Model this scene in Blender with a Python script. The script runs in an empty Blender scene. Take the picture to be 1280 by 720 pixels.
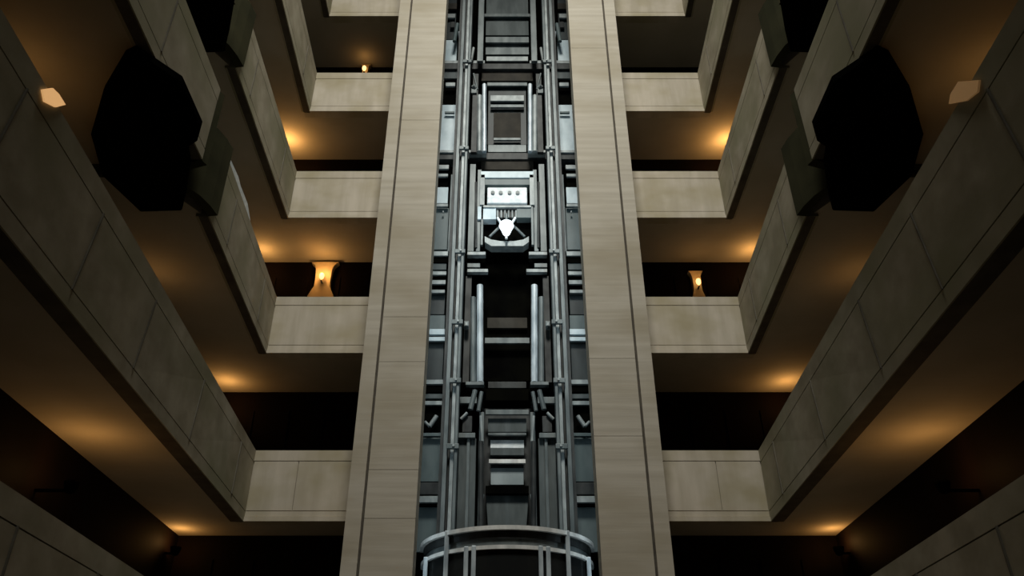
import bpy, bmesh, math, random
from mathutils import Vector
random.seed(4)
C = bpy.context.scene.collection
EYE = 1.6                         # camera height above the lobby floor
D = 13.4                        # distance of the cross parapets
F, PITCH, CX = 998.0, math.radians(31.65), 634.0
CP, SP = math.cos(PITCH), math.sin(PITCH)

# ---------------------------------------------------------------- measuring helpers
def hgt(y, Y):                    # height above the floor of a sight line at distance Y
    return Y*math.tan(PITCH+math.atan((360-y)/F)) + EYE
def wid(dx, y, Y):
    z = hgt(y, Y)-EYE
    return dx*(Y*CP+z*SP)/F

# ---------------------------------------------------------------- materials
def base_mat(name, col, rough=.7, metal=0, spec=.3):
    m = bpy.data.materials.new(name); m.use_nodes = True
    b = m.node_tree.nodes['Principled BSDF']
    b.inputs['Base Color'].default_value = (*col, 1)
    b.inputs['Roughness'].default_value = rough
    b.inputs['Metallic'].default_value = metal
    b.inputs['Specular IOR Level'].default_value = spec
    return m, m.node_tree, b
def noisy(name, c1, c2, scale=(3, 3, 3), rough=.7, metal=0, spec=.3, bump=.0, detail=5, lo=.35, hi=.65, c3=None, s3=(.5,.5,.5)):
    m, nt, b = base_mat(name, c1, rough, metal, spec)
    N = nt.nodes; L = nt.links
    g = N.new('ShaderNodeNewGeometry')
    mp = N.new('ShaderNodeMapping'); mp.inputs['Scale'].default_value = scale
    L.new(g.outputs['Position'], mp.inputs['Vector'])
    n = N.new('ShaderNodeTexNoise'); n.inputs['Scale'].default_value = 1; n.inputs['Detail'].default_value = detail
    L.new(mp.outputs[0], n.inputs['Vector'])
    r = N.new('ShaderNodeValToRGB')
    r.color_ramp.elements[0].position = lo; r.color_ramp.elements[0].color = (*c1, 1)
    r.color_ramp.elements[1].position = hi; r.color_ramp.elements[1].color = (*c2, 1)
    L.new(n.outputs['Fac'], r.inputs['Fac'])
    out = r.outputs['Color']
    if c3:
        mp2 = N.new('ShaderNodeMapping'); mp2.inputs['Scale'].default_value = s3
        L.new(g.outputs['Position'], mp2.inputs['Vector'])
        n2 = N.new('ShaderNodeTexNoise'); n2.inputs['Scale'].default_value = 1; n2.inputs['Detail'].default_value = 3
        L.new(mp2.outputs[0], n2.inputs['Vector'])
        r2 = N.new('ShaderNodeValToRGB')
        r2.color_ramp.elements[0].position = .42; r2.color_ramp.elements[1].position = .7
        L.new(n2.outputs['Fac'], r2.inputs['Fac'])
        mx = N.new('ShaderNodeMixRGB'); mx.inputs[2].default_value = (*c3, 1)
        L.new(r2.outputs['Color'], mx.inputs[0]); L.new(out, mx.inputs[1]); out = mx.outputs[0]
    L.new(out, b.inputs['Base Color'])
    if bump:
        bp = N.new('ShaderNodeBump'); bp.inputs['Strength'].default_value = bump; bp.inputs['Distance'].default_value = .02
        L.new(n.outputs['Fac'], bp.inputs['Height']); L.new(bp.outputs[0], b.inputs['Normal'])
    return m
M = {}
M['pillar'] = noisy('board_formed_concrete', (.40,.37,.305), (.47,.44,.37), (.5,.5,9), .85, bump=.25, c3=(.345,.31,.235), s3=(.6,.35,1.4))
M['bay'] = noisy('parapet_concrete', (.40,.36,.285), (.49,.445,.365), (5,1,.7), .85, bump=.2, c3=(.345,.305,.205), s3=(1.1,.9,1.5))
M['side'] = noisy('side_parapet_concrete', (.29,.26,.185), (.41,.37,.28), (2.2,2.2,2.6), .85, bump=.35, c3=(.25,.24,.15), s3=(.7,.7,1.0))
M['return_shade'] = noisy('shade_toned_return', (.022,.023,.010), (.045,.043,.020), (1,1,1.4), .9, spec=.1)  # parapet concrete with its shade put into a dark olive colour
M['seal'] = noisy('grey_joint_seal', (.11,.10,.075), (.17,.155,.12), (4,4,4), .9)
M['frosted_grey'] = noisy('grey_frosted_glass', (.22,.27,.285), (.32,.38,.40), (3,3,1.5), .5, 0, .4)
M['rim'] = noisy('bright_rim_steel', (.55,.57,.56), (.80,.82,.80), (6,6,3), .4, .1, .5)
M['groove'] = noisy('shadow_joint', (.06,.05,.04), (.09,.08,.06), (4,4,4), .9)
M['soffit'] = noisy('plaster_soffit', (.41,.37,.29), (.46,.42,.34), (1.5,1.5,1.5), .9)
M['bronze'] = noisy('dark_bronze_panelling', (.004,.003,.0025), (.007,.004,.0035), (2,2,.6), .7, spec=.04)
M['black'] = noisy('black_painted_board', (.002,.002,.002), (.004,.004,.003), (2,2,2), 1, spec=0)
M['floor'] = noisy('lobby_carpet', (.10,.08,.06), (.14,.11,.08), (2,2,2), .95)
M['warm'] = noisy('warm_plaster', (.60,.46,.28), (.70,.54,.34), (6,6,6), .8)
M['steel'] = noisy('brushed_steel', (.072,.092,.096), (.15,.175,.178), (5,5,1.6), .5, .2, .4)
M['steel_light'] = noisy('pale_steel', (.18,.21,.215), (.34,.38,.38), (6,6,3), .5, .1, .4)
M['steel_dark'] = noisy('dark_steel', (.016,.019,.020), (.045,.05,.05), (6,6,3), .55, .2, .3)
M['tube'] = noisy('bluish_polished_tube', (.28,.34,.38), (.55,.63,.67), (7,7,2.2), .4, .1, .5)
M['frost'] = noisy('frosted_glass', (.46,.58,.63), (.68,.80,.85), (3,3,1.5), .5, 0, .4)
M['teal'] = noisy('teal_glass', (.07,.105,.11), (.13,.17,.175), (2.5,2.5,1), .5, 0, .35)
M['dark_teal'] = noisy('dark_teal_glass', (.014,.022,.024), (.035,.048,.05), (3,3,1), .5, 0, .3)
M['grey_panel'] = noisy('grey_metal_panel', (.055,.07,.072), (.095,.115,.118), (5,5,1.2), .6, .1, .3)
M['lintel'] = noisy('brown_lintel', (.022,.02,.016), (.04,.036,.028), (4,4,3), .8)
M['white'] = noisy('white_enamel', (.62,.70,.73), (.86,.91,.92), (9,9,9), .5, 0, .4)
def glass_mat():
    m, nt, b = base_mat('smoked_glass', (.02,.022,.022), .08, 0, .5)
    b.inputs['Alpha'].default_value = .55
    return m
M['glass'] = glass_mat()
def lamp_mat(name, col, e):
    m, nt, b = base_mat(name, col, .5)
    b.inputs['Emission Color'].default_value = (*col, 1); b.inputs['Emission Strength'].default_value = e
    return m
M['patch'] = lamp_mat('amber_light_spot', (.9,.50,.20), .62)
M['patch_dim'] = lamp_mat('dim_amber_light_spot', (.75,.42,.17), .09)
M['bulb'] = lamp_mat('lit_amber_bulb', (1,.6,.22), 2.2)
M['globe'] = lamp_mat('lit_white_globe', (.86,.95,1), 1.3)

# ---------------------------------------------------------------- mesh builder
def lean(Y): return max(0, min(.09, (D-Y)*.014))
def warp(mb, sg, l):                                 # the second gallery's side parapet leans over the atrium
    if l == 4:
        zb, zt = LV[4][0]+EYE, LV[4][1]+EYE
        for v in mb.bm.verts: v.co.x -= sg*lean(v.co.y)*((v.co.z-zb)/(zt-zb)-.5)
    return mb
class MB:
    def __init__(s): s.bm = bmesh.new()
    def box(s, x0, x1, y0, y1, z0, z1, bev=0):
        vs = [s.bm.verts.new((x, y, z)) for x in (x0, x1) for y in (y0, y1) for z in (z0, z1)]
        for f in ((0,1,3,2),(4,6,7,5),(0,4,5,1),(2,3,7,6),(0,2,6,4),(1,5,7,3)): s.bm.faces.new([vs[i] for i in f])
        return s
    def prism(s, pts, z0, z1):                      # plan polygon raised from z0 to z1
        a = [s.bm.verts.new((x, y, z0)) for x, y in pts]; b = [s.bm.verts.new((x, y, z1)) for x, y in pts]
        n = len(pts)
        s.bm.faces.new(a[::-1]); s.bm.faces.new(b)
        for i in range(n): s.bm.faces.new((a[i], a[(i+1)%n], b[(i+1)%n], b[i]))
        return s
    def slab_xz(s, pts, y0, y1):                    # elevation polygon with thickness in y
        a = [s.bm.verts.new((x, y0, z)) for x, z in pts]; b = [s.bm.verts.new((x, y1, z)) for x, z in pts]
        n = len(pts); s.bm.faces.new(a); s.bm.faces.new(b[::-1])
        for i in range(n): s.bm.faces.new((a[i], b[i], b[(i+1)%n], a[(i+1)%n]))
        return s
    def ribbon(s, path, t, z0, z1):                 # wall of thickness t along a plan path
        n = len(path); L, R = [], []
        for i, p in enumerate(path):
            a = Vector(path[max(0, i-1)]); b = Vector(path[min(n-1, i+1)]); d = (b-a).normalized()
            nn = Vector((-d.y, d.x))*t
            L.append(Vector(p)); R.append(Vector(p)+nn)
        pts = [(v.x, v.y) for v in L] + [(v.x, v.y) for v in R[::-1]]
        rings = []
        for i in range(n):
            rings.append([s.bm.verts.new((q.x, q.y, z)) for q, z in ((L[i], z0), (L[i], z1), (R[i], z1), (R[i], z0))])
        for i in range(n-1):
            for k in range(4):
                s.bm.faces.new((rings[i][k], rings[i][(k+1)%4], rings[i+1][(k+1)%4], rings[i+1][k]))
        s.bm.faces.new(rings[0][::-1]); s.bm.faces.new(rings[-1])
        return s
    def tube(s, p, q, r, n=12, r2=None):
        p = Vector(p); q = Vector(q); d = (q-p).normalized()
        u = d.orthogonal().normalized(); v = d.cross(u); r2 = r if r2 is None else r2
        A = [s.bm.verts.new(p+(u*math.cos(a)+v*math.sin(a))*r) for a in [2*math.pi*i/n for i in range(n)]]
        B = [s.bm.verts.new(q+(u*math.cos(a)+v*math.sin(a))*r2) for a in [2*math.pi*i/n for i in range(n)]]
        s.bm.faces.new(A[::-1]); s.bm.faces.new(B)
        for i in range(n): s.bm.faces.new((A[i], A[(i+1)%n], B[(i+1)%n], B[i]))
        return s
    def lathe(s, c, prof, n=20):
        R = []
        for r, z in prof: R.append([s.bm.verts.new((c[0]+r*math.cos(2*math.pi*i/n), c[1]+r*math.sin(2*math.pi*i/n), c[2]+z)) for i in range(n)])
        for a, b in zip(R, R[1:]):
            for i in range(n): s.bm.faces.new((a[i], a[(i+1)%n], b[(i+1)%n], b[i]))
        s.bm.faces.new(R[0][::-1]); s.bm.faces.new(R[-1]); return s
    def build(s, name, mat, parent=None, bevel=0, smooth=False):
        bmesh.ops.recalc_face_normals(s.bm, faces=s.bm.faces)
        me = bpy.data.meshes.new(name); s.bm.to_mesh(me); s.bm.free()
        me.materials.append(M[mat])
        if smooth:
            for p in me.polygons: p.use_smooth = True
        o = bpy.data.objects.new(name, me); C.objects.link(o)
        if parent:
            o.parent = parent; o.location = (0, 0, 0) if parent.parent else -Vector(parent.location)
        if bevel:
            md = o.modifiers.new('bevel', 'BEVEL'); md.width = bevel; md.segments = 2; md.limit_method = 'ANGLE'
        return o
def empty(name, loc):
    o = bpy.data.objects.new(name, None); o.location = loc; C.objects.link(o); return o
def tag(o, label, cat, group=None):
    o['label'] = label; o['category'] = cat
    if group: o['group'] = group
    return o
def struct(o): o['kind'] = 'structure'; return o

# ---------------------------------------------------------------- galleries
LV = {                        # gallery: (underside, top, corner half width, soffit back)
 -1: (19.35, 20.59, 4.45, 15.1),
  0: (16.20, 17.42, 4.43, 15.1),
  1: (12.98, 14.24, 4.50, 15.1),
  2: (9.963, 11.233, 4.56, 15.13),
  3: (6.814, 8.057, 4.515, 15.26),
  4: (3.676, 4.918, 4.40, 14.49),
  5: (0.62, 1.90, 4.22, 14.49)}
SL = {-1:.035, 0:.035, 1:.035, 2:.026, 3:.066, 4:.060, 5:.058}
def bx(l, Y):
    if l in PODS and Y < 8: return NEAR[l]-.02*(7.9-Y)
    return LV[l][2] - SL[l]*(D-Y)
PODS = (3, 2, 1, 0, -1); NEAR = {3:3.93, 2:4.12, 1:4.2, 0:4.2, -1:4.2}
BEND = {3:9.12, 2:9.27, 1:9.27, 0:9.27, -1:9.27}
OUT = 5.88
def wall_x(Y): return OUT - .035*(14.49-Y)
NAMES = {-1:'seventh', 0:'sixth', 1:'fifth', 2:'fourth', 3:'third', 4:'second', 5:'lowest'}
PIL = 2.47
def side_path(sg, l, ya, yb, n=2):
    return [(sg*bx(l, ya+(yb-ya)*i/(n-1)), ya+(yb-ya)*i/(n-1)) for i in range(n)]
def parapet_side(sg, l, segs, par):
    zb, zt = LV[l][0]+EYE, LV[l][1]+EYE
    h = zt-zb
    for (ya, yb, bend) in segs:
        mb = MB()
        core = side_path(sg, l, ya, yb, 9)
        off = .03
        sh = lambda path, d: [(x+sg*d, y) for x, y in path]
        t = -.16*sg
        # core set back behind the panels so that the joints read as grooves
        mb.ribbon(sh(core, off), t, zb, zt)
        mb.ribbon(core, -off*sg*.9, zt-.17*h, zt)                     # capping course
        mb.ribbon(core, -off*sg*.9, zb, zb+.13*h)                     # base course
        j = [12.4, 10.05, 7.9, 6.25, 4.6, 2.9, 1.2, -.6]
        ys = [yb]+[q for q in j if ya+.15 < q < yb-.15]+[ya]
        for p, q in zip(ys, ys[1:]):
            mb.ribbon(side_path(sg, l, q+.009, p-.009), -off*sg*.9, zb+.13*h+.014, zt-.17*h-.014)
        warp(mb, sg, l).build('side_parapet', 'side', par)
        for q in ys[1:-1]:
            js = MB().ribbon(side_path(sg, l, q+.0088, q-.0088), -.022*sg, zb+.13*h+.002, zt-.17*h-.002)
            for v in js.bm.verts: v.co.x += sg*.008
            warp(js, sg, l).build('joint_seal', 'seal', par)
    # rounded returns at the opening for the pod
for l in (-1, 0, 1, 2, 3, 4, 5):
    zb, zt = LV[l][0]+EYE, LV[l][1]+EYE
    for sg, side in ((-1, 'left'), (1, 'right')):
        root = empty('gallery', (sg*4.9, 9, zb))
        tag(root, f'{NAMES[l]} concrete gallery counted from below, on the {side} of the lift shaft', 'gallery', 'concrete galleries around the atrium')
        pods = l in (3, 2, 1, 0, -1)
        if pods: segs = [(-1.5, 7.89, 0), (BEND[l], D, 0)]
        else: segs = [(-1.5, D, 0)]
        parapet_side(sg, l, segs, root)
        if pods:
            e = BEND[l]; xb = bx(l, e); xa = bx(l, 7.89)
            r = [(xb+.01, e-.005), (xb+.04, e-.22), (xb+.10, e-.42), (xb+.20, e-.60), (xb+.42, e-.76), (xb+.80, e-.85), (wall_x(e)-.02, e-.88)]
            MB().ribbon([(sg*x, y) for x, y in r], .14*sg*-1, zb, zt).build('rounded_return', 'return_shade', root)
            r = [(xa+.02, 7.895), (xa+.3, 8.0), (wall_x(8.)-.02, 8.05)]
            MB().ribbon([(sg*x, y) for x, y in r], .12*sg, zb, zt).build('rounded_return', 'return_shade', root)
        # cross parapet facing the lobby
        xc = LV[l][2]; h = zt-zb
        mb = MB(); X0, X1 = sorted((sg*PIL*.97, sg*(xc-.03)))
        X0, X1 = sorted((X0 if sg > 0 else X1, sg*(xc+.14))); mb.box(X0, X1, D+.03, D+.19, zb, zt)
        X0, X1 = sorted((sg*PIL*.97, sg*xc))
        mb.box(X0, X1, D, D+.028, zt-.15*h, zt); mb.box(X0, X1, D-.03, D+.028, zb, zb+.06*h)
        mb.box(X0, X1, D, D+.028, zb+.06*h+.01, zb+.14*h)
        mid = sg*3.62
        for a, b in ((X0, mid), (mid, X1)) if l == 4 else ((X0, X1),):
            mb.box(a+.006, b-.006, D+.004, D+.028, zb+.14*h+.014, zt-.15*h-.012)
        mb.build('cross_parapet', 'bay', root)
        # floor slab whose underside is the soffit
        Yb = LV[l][3]
        mb = MB()
        pts = [(PIL-.1, D+.19), (xc+.12, D+.19), *([(bx(l, BEND[l])+.12, BEND[l]), (bx(l, BEND[l])+.5, BEND[l]-.70), (5.0, 8.32), (5.0, 8.1), (bx(l, 7.8)+.4, 8.02), (bx(l, 7.8)+.14, 7.8)] if l in PODS else []), (bx(l, -1.5)+.12, -1.5), (wall_x(-1.5), -1.5), (wall_x(Yb), Yb), (PIL-.1, Yb)]
        mb.prism([(sg*x, y) for x, y in pts], zb+.05, zb+.3)
        mb.build('soffit', 'soffit', root)
        for ya_, yb_, _ in segs:
            warp(MB().ribbon([(sg*(bx(l, min(q, D))+(.22 if l > 3 else .15)), q) for q in [yb_+(ya_-yb_)*i/6 for i in range(7)]], -sg*(.2 if l > 3 else .13), zb-.004, zb+.05), sg, l).build('shadow_gap_strip', 'groove', root)  # dark strip, its colour stands in for the shade under the parapet edge

# ---------------------------------------------------------------- dark pods in the breaks of the side parapets
pod_plan = [(5.10,7.30),(4.62,6.55),(4.16,6.02),(4.02,5.95),(3.66,6.42),(3.67,7.17),(3.80,7.42),(3.98,7.55),(4.06,7.90),(4.32,8.50),(4.50,8.87),(5.10,8.90),(5.30,8.10)]
for l in (3, 2):
    zb = LV[l][0]+EYE
    for sg, side in ((-1,'left'), (1,'right')):
        root = empty('hanging_pod', (sg*4.4, 7.5, zb-.3))
        tag(root, f'black many-sided pod under the break in the {NAMES[l]} gallery on the {side}', 'pod', 'black pods under the galleries')
        cx_, cy_ = 4.45, 7.6
        k = 0.97
        outer = [(sg*(cx_+(x-cx_)*k), cy_+(y-cy_)*k) for x, y in pod_plan]
        inner = [(sg*(cx_+(x-cx_)*.72), cy_+(y-cy_)*.72) for x, y in pod_plan]
        MB().prism(outer, zb-.12, zb).build('rim', 'black', root, bevel=.02)
        MB().prism(inner, zb-.2, zb-.12).build('underside_panel', 'black', root, bevel=.02)

# ---------------------------------------------------------------- room shell
H = 22.5
def shell(name, mb, mat): return struct(mb.build(name, mat))
shell('floor', MB().box(-7, 7, -3, 17, -.2, 0), 'floor')
for sg, side in ((-1,'left'), (1,'right')):
    a = [(sg*wall_x(-2.), -2.), (sg*wall_x(16.6), 16.6), (sg*(OUT+.4), 16.6), (sg*(OUT+.4), -2.)]
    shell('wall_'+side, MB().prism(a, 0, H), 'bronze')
# back walls behind each storey, panelled in dark bronze
mb = MB()
for l in (5, 4, 3, 2, 1, 0, -1):
    Yb = LV[l][3]; top = LV[l][0]+EYE+.05; bot = 0 if l == 5 else LV[l+1][0]+EYE+.3
    for sg in (-1, 1):
        x0, x1 = sorted((sg*2.2, sg*(wall_x(Yb)+.05)))
        mb.box(x0, x1, Yb, Yb+.35, bot, top)
        for i in range(5):
            u = 2.3+i*.72
            a, b = sorted((sg*u, sg*(u+.66)))
            if u+.66 < wall_x(Yb): mb.box(a, b, Yb-.025, Yb, bot+.08, top-.42)
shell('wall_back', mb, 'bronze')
shell('wall_front', MB().box(-7, 7, -2.3, -2, 0, H), 'bronze')

# ---------------------------------------------------------------- pillars
for sg, side in ((-1,'left'), (1,'right')):
    root = empty('concrete_pillar', (sg*1.95, 12.6, 0))
    tag(root, f'tall board-marked concrete pillar on the {side} of the glazed lift shaft', 'pillar', 'pillars beside the lift shaft')
    z = 0; mb = MB(); i = 0
    seams = [2.35]
    js = sorted([hgt(y, 12.4) for y in (([648, 587, 452, 396, 150]) if sg < 0 else ([545, 448, 60]))])
    zs = [0]+js+[H]
    for a, b in zip(zs, zs[1:]):
        x0, x1 = sorted((sg*1.42, sg*2.215)); mb.box(x0, x1, 12.4, 12.44, a+.004, b-.004)
    x0, x1 = sorted((sg*1.425, sg*2.21)); mb.box(x0, x1, 12.425, 12.85, 0, H)
    mb.build('shaft_face', 'pillar', root)
    x0, x1 = sorted((sg*2.255, sg*2.50)); MB().box(x0, x1, 12.38, 13.5, 0, H).build('edge_fin', 'pillar', root)
    x0, x1 = sorted((sg*2.205, sg*2.27)); MB().box(x0, x1, 12.455, 13.4, 0, H).build('shadow_joint', 'groove', root)
# return walls joining fins to the back wall
for sg, n in ((-1, 1), (1, 2)):
    x0, x1 = sorted((sg*2.2, sg*2.45)); shell(f'trim_{n}', MB().box(x0, x1, 13.4, 15.6, 0, H), 'bronze')

# ---------------------------------------------------------------- lift shaft
shell('trim_3', MB().box(-2.3, 2.3, 15.55, 15.8, 0, H), 'black')
YB = 15.1
def slab(par, name, mat, dx0, dx1, y0, y1, Y=YB, t=.08, mirror=(1,), bev=.006, dx0b=None, dx1b=None):
    """a metal or glass plate; both sides of the shaft share heights"""
    out = []
    for s_ in mirror:
        zt, zb = hgt(y0, Y), hgt(y1, Y); ym = (y0+y1)/2
        a, b = wid(dx0, ym, Y), wid(dx1, ym, Y)
        a, b = sorted((s_*a, s_*b))
        out.append(MB().box(a, b, Y, Y+t, zb, zt).build(name, mat, par, bevel=bev))
    return out
BO = (-1, 1)
def sidefill(root, items):
    for it in items: slab(root, *it[:6], **(it[6] if len(it) > 6 else {}), mirror=BO)
def centre(root, items):
    for it in items:
        n, m, w, y0, y1 = it[:5]; slab(root, n, m, -w, w, y0, y1, **(it[5] if len(it) > 5 else {}))
FR = dict(Y=14.98, t=.06); MID = dict(Y=14.6, t=.1)

def landing(y_mid, label):
    return tag(empty('shaft_landing', (0, 15.1, hgt(y_mid, YB))), label, 'lift landing', 'landings inside the lift shaft')
def gear(root, items):            # cylinders: (name, mat, (dx,y,Y), (dx,y,Y), r)
    for n, m, p, q, r in items:
        for s_ in BO:
            P = (s_*wid(p[0], p[1], p[2]), p[2], hgt(p[1], p[2])); Q = (s_*wid(q[0], q[1], q[2]), q[2], hgt(q[1], q[2]))
            MB().tube(P, Q, r).build(n, m, root, smooth=False)

# topmost landing
r = landing(75, 'topmost grey landing in the shaft with white frosted panes at its foot')
centre(r, [('door_panel','grey_panel',26,-45,44),('transom','steel',30,17,20.5,FR),('transom','steel',27,46,53,FR),('door_panel','steel',27,55,68),('transom','steel_light',26,70.5,76,FR)])
sidefill(r, [('frosted_pane','frost',63,80,50,76),('dark_pane','dark_teal',63,80,-40,49),('rail_clip','steel_light',65,77,17,22,FR),
  ('door_jamb','steel',29,36,-40,76,MID),('rail_clip','steel_light',52,58,45,76,MID),('rail_clip','steel_dark',66,71,27,34,FR),
  ('side_transom','lintel',63,80,4,11,FR)])
gear(r, [('conduit','tube',(60,40,14.8),(56,76,14.8),.03),('conduit','steel_light',(42,60,14.7),(45,76,14.7),.035),('conduit','teal',(62,30,14.8),(66,52,14.8),.05)])
slab(r, 'ledge', 'steel_light', -86, -28, 75.5, 79, Y=14.9, t=.2); slab(r, 'ledge', 'steel_light', 28, 86, 75.5, 79, Y=14.9, t=.2)
slab(r, 'floor_beam', 'steel_dark', -88, 88, 79.3, 86, Y=14.9, t=.3)
# fifth
r = landing(188, 'shaft landing with bright bluish door posts and pale frosted side panes')
centre(r, [('lintel','lintel',32,88,101,dict(Y=15.0,t=.1)),('transom','steel',25,103,107,FR),('door_panel','dark_teal',24,107,181),('transom','steel_light',21,119,126,FR),('transom','steel',21,130.5,134,FR),('door_panel','lintel',17,141,172,dict(Y=15.05,t=.04)),('transom','steel',17,172,175,FR),('sill','steel',24,181,190,FR)])
sidefill(r, [('frosted_pane','frost',62,84,131,188),('dark_pane','black',64,80,103,130),('side_transom','grey_panel',62,82,89,98,FR),('mullion','steel_light',60,63,96,188,FR),('rail_clip','steel_light',65,77,103,107.5,dict(Y=14.9,t=.06)),
  ('door_jamb','steel_dark',37,44,92,190,MID),('ledge','steel_light',62,88,187.5,190.5,dict(Y=14.9,t=.2)),('ledge','steel_light',26,48,187.5,190.5,dict(Y=14.75,t=.2)),('pane_bar','teal',66,78,139,141,FR),
  ('rail_clip','steel',38,45,110,116,dict(Y=14.55,t=.05))])
gear(r, [('door_post','tube',(28.5,106,14.6),(28.5,190,14.6),.055),('door_post','steel_light',(34.5,120,14.6),(34.5,190,14.6),.06),('conduit','steel',(42,92,14.6),(37,112,14.6),.025),('wheel','steel_light',(40,107,14.5),(43,109,14.55),.05)])
slab(r, 'floor_beam', 'steel_dark', -90, 90, 191, 199, Y=14.95, t=.3)
slab(r, 'lintel', 'lintel', -33, 33, 199, 212, Y=15.0, t=.1)
# fourth
r = landing(316, 'shaft landing around the white lit service carriage')
sidefill(r, [('side_transom','steel_light',73,93,206,211,FR),('side_transom','steel_light',74,93,217,220.5,FR),('dark_pane','black',74,93,221,233),
  ('frosted_pane','frost',74,94,234,254),('ledge','steel_light',74,96,254.5,258,FR),('teal_pane','teal',74,97,260,312),('mullion','steel',69,72.5,218,314,FR),
  ('door_jamb','steel',33,38,212,314,MID),('door_jamb','steel',40.5,48,205,314,MID),
  ('ledge','steel_light',74,99,314,319.5,dict(Y=14.9,t=.2)),('ledge','steel_light',27,50,314.5,318.5,dict(Y=14.5,t=.15)),
  ('floor_beam','black',27,100,320,328,dict(Y=14.95,t=.3)),('ledge','steel_light',24,50,336,340,dict(Y=14.5,t=.12)),('bracket','steel',34,50,329,334,MID)])
gear(r, [('conduit','steel_dark',(39,228,14.6),(39,310,14.6),.03),('bolt','steel_light',(80,264,15.0),(80,266,15.0),.02)])
# third
r = landing(478, 'shaft landing with an empty black doorway and pale blue posts')
centre(r, [('transom','lintel',25,397,410),('transom','steel',28,422,429,FR),('sill','steel_dark',24,477,485,FR),('black_opening','black',33,330,476,dict(Y=15.2,t=.1)),('header','black',30,486,511,dict(Y=15.3,t=.05))])
sidefill(r, [('side_transom','grey_panel',76,98,329,337,FR),('side_transom','steel_light',76,98,339,343.5,FR),('side_transom','steel_light',77,98,350,355,dict(Y=14.9,t=.05)),('side_transom','steel_light',78,98,362,366,FR),
  ('dark_pane','dark_teal',78,99,367,393),('frosted_pane','teal',78,100,394,411),('ledge','frost',78,101,411,418,dict(Y=14.95,t=.08)),('side_transom','frost',78,101,421,426,FR),('dark_pane','dark_teal',80,102,427,475),
  ('mullion','steel',71,74.5,352,476,FR),('door_jamb','steel_dark',46,54,345,478,MID),
  ('ledge','steel_light',78,104,474.5,480,dict(Y=14.9,t=.2)),('ledge','steel',29,52,477,481,dict(Y=14.5,t=.15)),('floor_beam','black',27,106,482,490,dict(Y=14.95,t=.3)),('bracket','steel',48,54,401,411,dict(Y=14.45,t=.05))])
gear(r, [('door_post','tube',(34,357,14.6),(34,478,14.6),.07),('door_post','steel',(42.5,372,14.6),(42.5,478,14.6),.06),('bolt','steel_light',(51,404,14.42),(51,408,14.42),.05)])
# second
r = landing(640, 'lowest shaft landing with grey side panels and pale centre bars')
centre(r, [('transom','steel',27,512,518,FR),('door_panel','grey_panel',24,523,540),('transom','steel',24,541,544,FR),('door_panel','white',21,550,560),('door_panel','grey_panel',21,560,569),('transom','rim',23,574,579,FR),('door_panel','frosted_grey',20.5,585,606),
  ('floor_beam','black',27,607,617,dict(Y=14.9,t=.3)),('back_panel','steel_dark',33,500,700,dict(Y=15.3,t=.1))])
p = MB(); zt, zb = hgt(618, YB), hgt(662, YB)
p.slab_xz([(wid(-27,618,YB),zt),(wid(27,618,YB),zt),(wid(24,662,YB),zb),(wid(-24,662,YB),zb)], 15.02, 15.1).build('apron_panel','grey_panel',r,bevel=.01)
sidefill(r, [('side_transom','grey_panel',79,106,492,498,FR),('side_transom','steel_light',79,106,501,506,FR),('dark_pane','black',80,106,507,540),('side_transom','teal',82,107,541,545,FR),
  ('teal_pane','teal',82,108,547,602),('side_beam','steel_dark',80,112,603,618,FR),('ledge','steel_light',82,112,620,628,dict(Y=14.9,t=.2)),('floor_beam','black',82,112,629,632,FR),('teal_pane','teal',86,114,634,690),
  ('grey_side_panel','grey_panel',40,62,548,670,MID),('door_jamb','steel',30,36,515,665,MID),('mullion','steel_dark',70,77,490,690,FR),
  ('bracket','steel',38,60,496,504,dict(Y=14.5,t=.1)),('bracket','steel_dark',44,56,520,540,dict(Y=14.5,t=.1)),('bracket','steel',40,62,541,547,dict(Y=14.5,t=.12)),('panel_fold','steel',48,52,548,668,dict(Y=14.56,t=.03))])
gear(r, [('lever','steel_light',(88,520,14.95),(97,533,14.95),.045),('lever','steel_light',(97,533,14.95),(103,527,14.95),.03),('conduit','steel',(40,488,14.5),(46,512,14.5),.05),('conduit','steel_light',(50,516,14.45),(58,524,14.45),.03),
  ('conduit','steel',(32,490,14.5),(36,514,14.5),.04),('conduit','steel_light',(33,520,14.5),(31,552,14.5),.03),('lamp_hook','steel_light',(31,618,14.6),(33,628,14.6),.04),('door_post','steel_dark',(33,552,14.5),(33,665,14.5),.05)])

# guide columns running the full height of the shaft
for sg, side in ((-1,'left'), (1,'right')):
    r = empty('guide_column', (sg*1.05, 14.3, 0))
    tag(r, f'tall grey steel guide column on the {side} side inside the shaft', 'guide column', 'guide columns in the lift shaft')
    for a, b, y0, m, n in ((.93, .99, 14.24, 'steel', 'flange'), (1.00, 1.07, 14.33, 'steel_light', 'rail'), (1.08, 1.12, 14.4, 'steel_dark', 'web'), (1.12, 1.20, 14.28, 'steel', 'flange')):
        x0, x1 = sorted((sg*a, sg*b)); MB().box(x0, x1, y0, 14.52, 0, H).build(n, m, r, bevel=.008)
    x0, x1 = sorted((sg*1.20, sg*1.27)); MB().box(x0, x1, 14.42, 14.52, 0, H).build('cable_tray', 'steel_dark', r)
    for y in (80, 188, 317, 405, 478, 560):
        z = hgt(y, 14.3); x0, x1 = sorted((sg*.90, sg*1.13))
        fp = MB().box(x0, x1, 14.19, 14.25, z-.05, z+.05).build('fishplate', 'steel', r, bevel=.01)
        MB().tube((sg*1.0, 14.15, z), (sg*1.0, 14.2, z), .022).build('bolt', 'steel_light', fp)
# shaft cheeks behind the pillars
for sg, n in ((-1, 4), (1, 5)):
    x0, x1 = sorted((sg*1.80, sg*2.2)); shell(f'trim_{n}', MB().box(x0, x1, 12.9, 15.5, 0, H), 'steel_dark')

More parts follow.
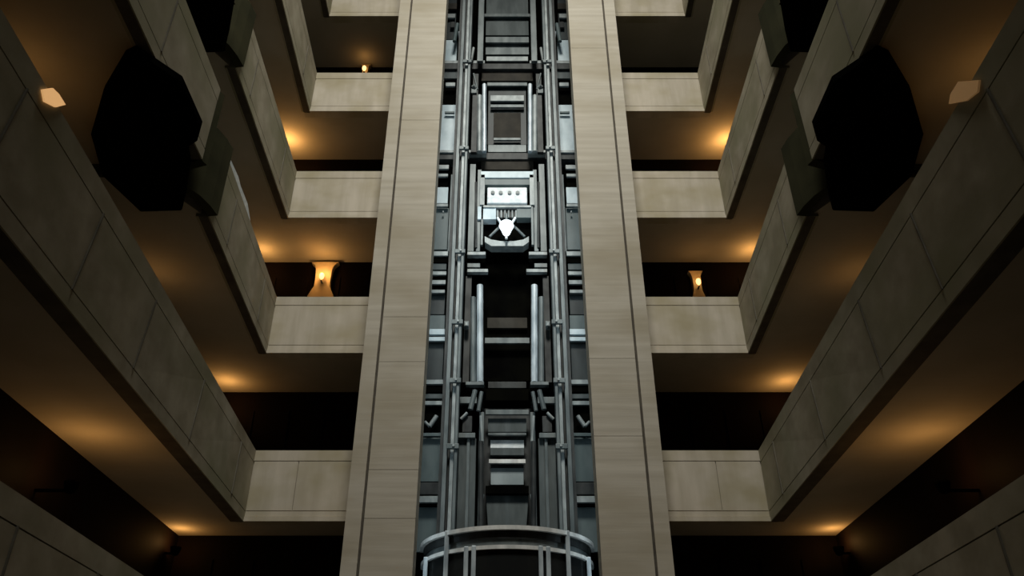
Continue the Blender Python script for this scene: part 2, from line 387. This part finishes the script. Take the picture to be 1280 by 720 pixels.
# service carriage with its work lamp
YC = 14.55
r = empty('service_carriage', (0, YC, hgt(310, YC)))
tag(r, 'white lit service carriage hanging in the middle of the lift shaft', 'lift carriage')
slab(r, 'top_plate', 'frost', -33, 33, 214, 222, Y=YC, t=.3); slab(r, 'top_plate', 'teal', -31, 31, 223, 231, Y=YC+.03, t=.3)
jb = slab(r, 'junction_box', 'white', -25, 25, 234, 254, Y=YC-.05, t=.3, bev=.02)
for dx in (-18, -8, 3, 13):
    z = hgt(241, YC-.06); x = wid(dx, 241, YC-.06)
    MB().tube((x, YC-.08, z), (x, YC-.04, z), .045).build('knob', 'steel', jb[0])
slab(r, 'side_tie', 'steel_light', -34, -28, 218, 256, Y=YC, t=.06, mirror=(1,-1)) 
slab(r, 'deck_plate', 'frost', -37, -14, 258, 274, Y=YC, t=.25); slab(r, 'deck_plate', 'teal', 12, 30, 258, 272, Y=YC, t=.25)
slab(r, 'deck_plate', 'steel_dark', -14, 12, 262, 272, Y=YC+.05, t=.2); slab(r, 'deck_rail', 'steel_light', -30, 30, 256.5, 259, Y=YC-.03, t=.05)
for k in range(6):
    z = hgt(267, YC); x = wid(-12+k*4.6, 267, YC)
    MB().tube((x, YC+.02, z-.1), (x, YC+.02, z+.1), .02).build('hanger_rod', 'steel_light', r)
slab(r, 'back_board', 'black', -34, 34, 274, 300, Y=YC+.2, t=.05)
pts = [(-28,297),(-20,301),(-8,303),(8,303),(20,301),(27,297),(27,304),(20,309),(-20,309),(-28,304)]
MB().slab_xz([(wid(a,b,YC), hgt(b,YC)) for a, b in pts], YC-.05, YC+.2).build('sill', 'steel_light', r)
for s_ in BO:
    P = (wid(s_*22, 296, YC), YC, hgt(296, YC)); Q = (wid(s_*8, 282, YC), YC, hgt(282, YC))
    MB().tube(P, Q, .03).build('brace', 'steel', r)
    slab(r, 'side_tie', 'steel', s_*30, s_*33, 258, 306, Y=YC, t=.08)
wl = empty('work_lamp', (wid(-1, 285, YC-.15), YC-.15, hgt(285, YC-.15)))
tag(wl, 'bright white work lamp glowing under the service carriage', 'lamp')
c = wl.location
MB().lathe(c, [(.03,-.22),(.08,-.16),(.12,-.05),(.17,.05),(.14,.13),(.06,.17)], 18).build('lit_globe', 'globe', wl, smooth=True)
MB().tube((c.x, c.y+.02, c.z+.17), (c.x, c.y+.05, c.z+.42), .035).build('stem', 'steel', wl)
for s_ in BO: MB().tube((c.x+s_*.12, c.y, c.z+.12), (c.x+s_*.2, c.y, c.z+.28), .03).build('shade_arm', 'white', wl)
MB().tube((c.x, c.y, c.z-.3), (c.x, c.y, c.z-.2), .03).build('finial', 'white', wl)

# round observation cab
ZR = 3.36+EYE; CYC, R = 14.1, 1.5
def arc(rad, n=29, a0=0, a1=180): return [(-rad*math.cos(math.radians(a0+(a1-a0)*i/(n-1))), CYC-rad*math.sin(math.radians(a0+(a1-a0)*i/(n-1)))) for i in range(n)]
r = empty('observation_lift_cab', (0, CYC, ZR-2.5))
tag(r, 'round glass observation lift cab with pale steel rims at the foot of the picture', 'lift cab')
def ring(name, mat, rad, t, z0, z1): MB().ribbon(arc(rad), t, z0, z1).build(name, mat, r)
ring('upper_rim', 'rim', R, .08, ZR-.02, ZR+.045)
ring('crown_band', 'steel_dark', R-.07, .05, ZR-.14, ZR-.02)
ring('fascia_band', 'steel', R-.10, .05, ZR-.235, ZR-.14)
ring('lower_rim', 'rim', R-.03, .06, ZR-.31, ZR-.25)
MB().prism(arc(R-.06), ZR-.05, ZR-.01).build('roof', 'steel_dark', r)
MB().prism(arc(R-.16), ZR-.30, ZR-.27).build('cab_ceiling', 'bronze', r)
MB().prism(arc(R-.04), ZR-2.6, ZR-2.45).build('cab_floor', 'steel_dark', r)
MB().ribbon(arc(R-.08), .012, ZR-2.45, ZR-.31).build('glass_wall', 'glass', r)
ring('base_rim', 'steel_light', R-.03, .06, ZR-2.46, ZR-2.38)
MB().box(-1.4, 1.4, 14.06, 14.1, ZR-2.45, ZR-.31).build('back_panel', 'bronze', r)
for x in (-1.33, -.965, -.64, -.52, .52, .64, .965, 1.33):
    y = CYC-math.sqrt((R-.02)**2-x*x)
    top = ZR+.05 if abs(x) in (.965,) else ZR-.25
    MB().box(x-.035, x+.035, y-.03, y+.05, ZR-2.45, top).build('mullion', 'tube', r, bevel=.008)

# ---------------------------------------------------------------- wall piers with lamps on the galleries
def point(name, loc, e, col, rad=.06):
    d = bpy.data.lights.new(name, 'POINT'); d.energy = e; d.color = col; d.shadow_soft_size = rad
    o = bpy.data.objects.new(name, d); o.location = loc; C.objects.link(o); return o
AMB = (1, .50, .15)
def pier(px, y0, y1, w, side, l, label, e):
    Y = LV[l][3]-.12; X = wid(px-CX, (y0+y1)/2, Y); zt, zb = hgt(y0, Y), hgt(y1+14, Y); k = w
    r = empty('lamp_pier', (X, Y, zb)); tag(r, label, 'pier lamp', 'lamp-lit piers on the galleries')
    h = zt-zb
    prof = [(1.6,1),(1.15,.93),(.95,.84),(.88,.6),(.92,.45),(1.25,.33),(1.5,.24),(1.5,0)]
    pts = [(X+a*k, zb+b*h) for a, b in prof]+[(X-a*k, zb+b*h) for a, b in prof[::-1]]
    MB().slab_xz(pts, Y-.05, Y+.1).build('spool_pier', 'warm', r)
    zl = zb+.62*h
    MB().lathe((X, Y-.16, zl), [(.02,-.08),(.05,-.04),(.055,.02),(.04,.06)], 12).build('bulb', 'bulb', r, smooth=True)
    MB().tube((X, Y-.16, zl-.12), (X, Y-.04, zl-.12), .018).build('bracket', 'steel_dark', r)
    point('pier_light', (X, Y-.30, zl+.1), e, AMB)
pier(404, 329, 371, .19, 'left', 2, 'spool-shaped pier lit amber above the third gallery left of the shaft', 8)
pier(871, 340, 371, .10, 'right', 2, 'narrow pier lit amber above the third gallery right of the shaft', 1.6)
pier(457, 82, 92, .08, 'left', 0, 'small dim lamp pier high on the left above the fifth gallery', .7)

# corner sconces washing the soffits
def sconce(sg, Y, l, e, drop, label, off=.16, rad=.05):
    X = sg*(wall_x(Y)-off); z = LV[l][0]+EYE+.05-drop
    r = empty('wall_sconce', (X, Y, z-.2)); tag(r, label, 'wall lamp', 'amber wall sconces in the galleries')
    sh_ = MB().lathe((X, Y, z-.2), [(.035,0),(.06,.02),(.085,.10),(.09,.14),(.07,.14),(.05,.04)], 14).build('shade', 'black', r, smooth=True)
    MB().lathe((X, Y, z-.14), [(.02,0),(.035,.03),(.03,.07),(.01,.09)], 10).build('bulb', 'bulb', sh_, smooth=True)
    x0, x1 = sorted((X, sg*(wall_x(Y)+.0))); MB().box(x0, x1, Y-.02, Y+.02, z-.18, z-.15).build('wall_bracket', 'black', r)
    point('sconce_light', (X-sg*.02, Y, z+.03), e, AMB, rad)
for sg, side in ((-1,'left'), (1,'right')):
    sconce(sg, 14.35, 1, 20, .36, f'amber wall sconce in the {side} back corner above the fourth gallery', .62)
    sconce(sg, 14.6, 2, 9, .34, f'amber wall sconce in the {side} back corner above the third gallery', .45)
    sconce(sg, 14.7, 3, 8, .34, f'amber wall sconce in the {side} back corner above the second gallery', .22)
    sconce(sg, 14.0, 4, 5, .26, f'amber wall sconce in the {side} back corner above the lowest gallery', .18)
    sconce(sg, 9.5, 4, 7.5, .58, f'amber wall sconce halfway along the {side} wall above the lowest gallery', .42, .12)
    sconce(sg, 6.3, 3, 2.2, .6, f'amber wall sconce near the camera on the {side} wall above the second gallery', .16)
    sconce(sg, 10.6, 3, 2.2, .6, f'amber wall sconce halfway along the {side} wall above the second gallery', .16)
    # glowing plates painted as spots of light on the second gallery parapet
def patch(sg, pts, label, mat):
    X = [];
    vs = []
    for px, py in pts:
        # on the parapet face plane x = bx(4, Y)
        Y = 5
        for _ in range(30):
            z = hgt(py, Y)-EYE; d = Y*CP+z*SP; k = abs(px-CX)*1.0/F
            Xs = sg*(bx(4, Y)-lean(Y)*.38); Y = (abs(Xs)/k - z*SP)/CP*.5+Y*.5
        vs.append((Xs, Y, hgt(py, Y)))
    mb = MB(); a = [mb.bm.verts.new((x-sg*.012, y, z)) for x, y, z in vs]; b = [mb.bm.verts.new((x-sg*.03, y, z)) for x, y, z in vs]
    n = len(a); mb.bm.faces.new(a); mb.bm.faces.new(b[::-1])
    for i in range(n): mb.bm.faces.new((a[i], b[i], b[(i+1)%n], a[(i+1)%n]))
    tag(mb.build('parapet_light_spot', mat), label, 'lamp', 'amber light spots on the parapets')
patch(-1, [(49,112),(62,110),(70,118),(78,131),(66,134),(52,127)], 'small bright painted spot of amber light near the top of the left second gallery parapet', 'patch')
patch(1, [(1202,102),(1228,100),(1226,115),(1212,126),(1190,130),(1192,118)], 'dim painted spot of amber light near the top of the right second gallery parapet', 'patch_dim')
# white sheet lying along the third gallery cap, left only
wb = MB()
ya, yb = 9.16, 10.9
zt = LV[3][1]+EYE
v = [(-bx(3,ya),ya,zt),(-bx(3,yb),yb,zt),(-bx(3,yb),yb,zt+.02),(-bx(3,10.6),10.6,zt+.13),(-bx(3,10.1),10.1,zt+.10),(-bx(3,9.9),9.9,zt+.13),(-bx(3,ya),ya,zt+.03)]
a = [wb.bm.verts.new(q) for q in v]; b = [wb.bm.verts.new((x-.05, y, z)) for x, y, z in v]
wb.bm.faces.new(a); wb.bm.faces.new(b[::-1])
for i in range(len(a)): wb.bm.faces.new((a[i], b[i], b[(i+1)%len(a)], a[(i+1)%len(a)]))
tag(wb.build('folded_sheet', 'white'), 'narrow white sheet lying on the cap of the left third gallery', 'sheet')

# ---------------------------------------------------------------- light
def area(name, loc, target, sx, sy, e, col):
    d = bpy.data.lights.new(name, 'AREA'); d.shape = 'RECTANGLE'; d.size = sx; d.size_y = sy; d.energy = e; d.color = col
    o = bpy.data.objects.new(name, d); o.location = loc
    o.rotation_euler = (Vector(target)-Vector(loc)).to_track_quat('-Z', 'Y').to_euler(); C.objects.link(o); return o
a1 = area('atrium_skylight', (0, 0.2, 26), (0, 13.2, 11.5), 4, 4, 730, (1, .97, .885)); a1.data.spread = math.radians(75)
for sg in (-1, 1):
    for (z0, z1, e) in ((2.5, 8.2, 9), (8.4, 13.6, 18), (13.8, 19, 5)):
        x = sg*1.62; zc = (z0+z1)/2
        area('shaft_fill_light', (x, 12.92, zc), (sg*.2, 15.1, zc), .12, z1-z0, e, (.72,.90,1))  # added unseen fill for the shaft, no fixture behind the pillars
point('work_light', (c.x, c.y-.35, c.z+.1), 6, (.80, .93, 1), .12)
w = bpy.data.worlds.new('world'); bpy.context.scene.world = w; w.use_nodes = True
w.node_tree.nodes['Background'].inputs[0].default_value = (.5,.52,.5,1)
w.node_tree.nodes['Background'].inputs[1].default_value = .009

# ---------------------------------------------------------------- camera
cd = bpy.data.cameras.new('camera'); co = bpy.data.objects.new('camera', cd); C.objects.link(co)
co.location = (0, 0, EYE); co.rotation_euler = (math.pi/2+PITCH, 0, 0)
cd.sensor_fit = 'HORIZONTAL'; cd.sensor_width = 36; cd.lens = 36*F/1280; cd.shift_x = 6/1280
cd.clip_start = .05
bpy.context.scene.camera = co
vs = bpy.context.scene.view_settings
vs.view_transform = 'Standard'; vs.look = 'None'; vs.gamma = 1; vs.use_curve_mapping = False; vs.exposure = 0
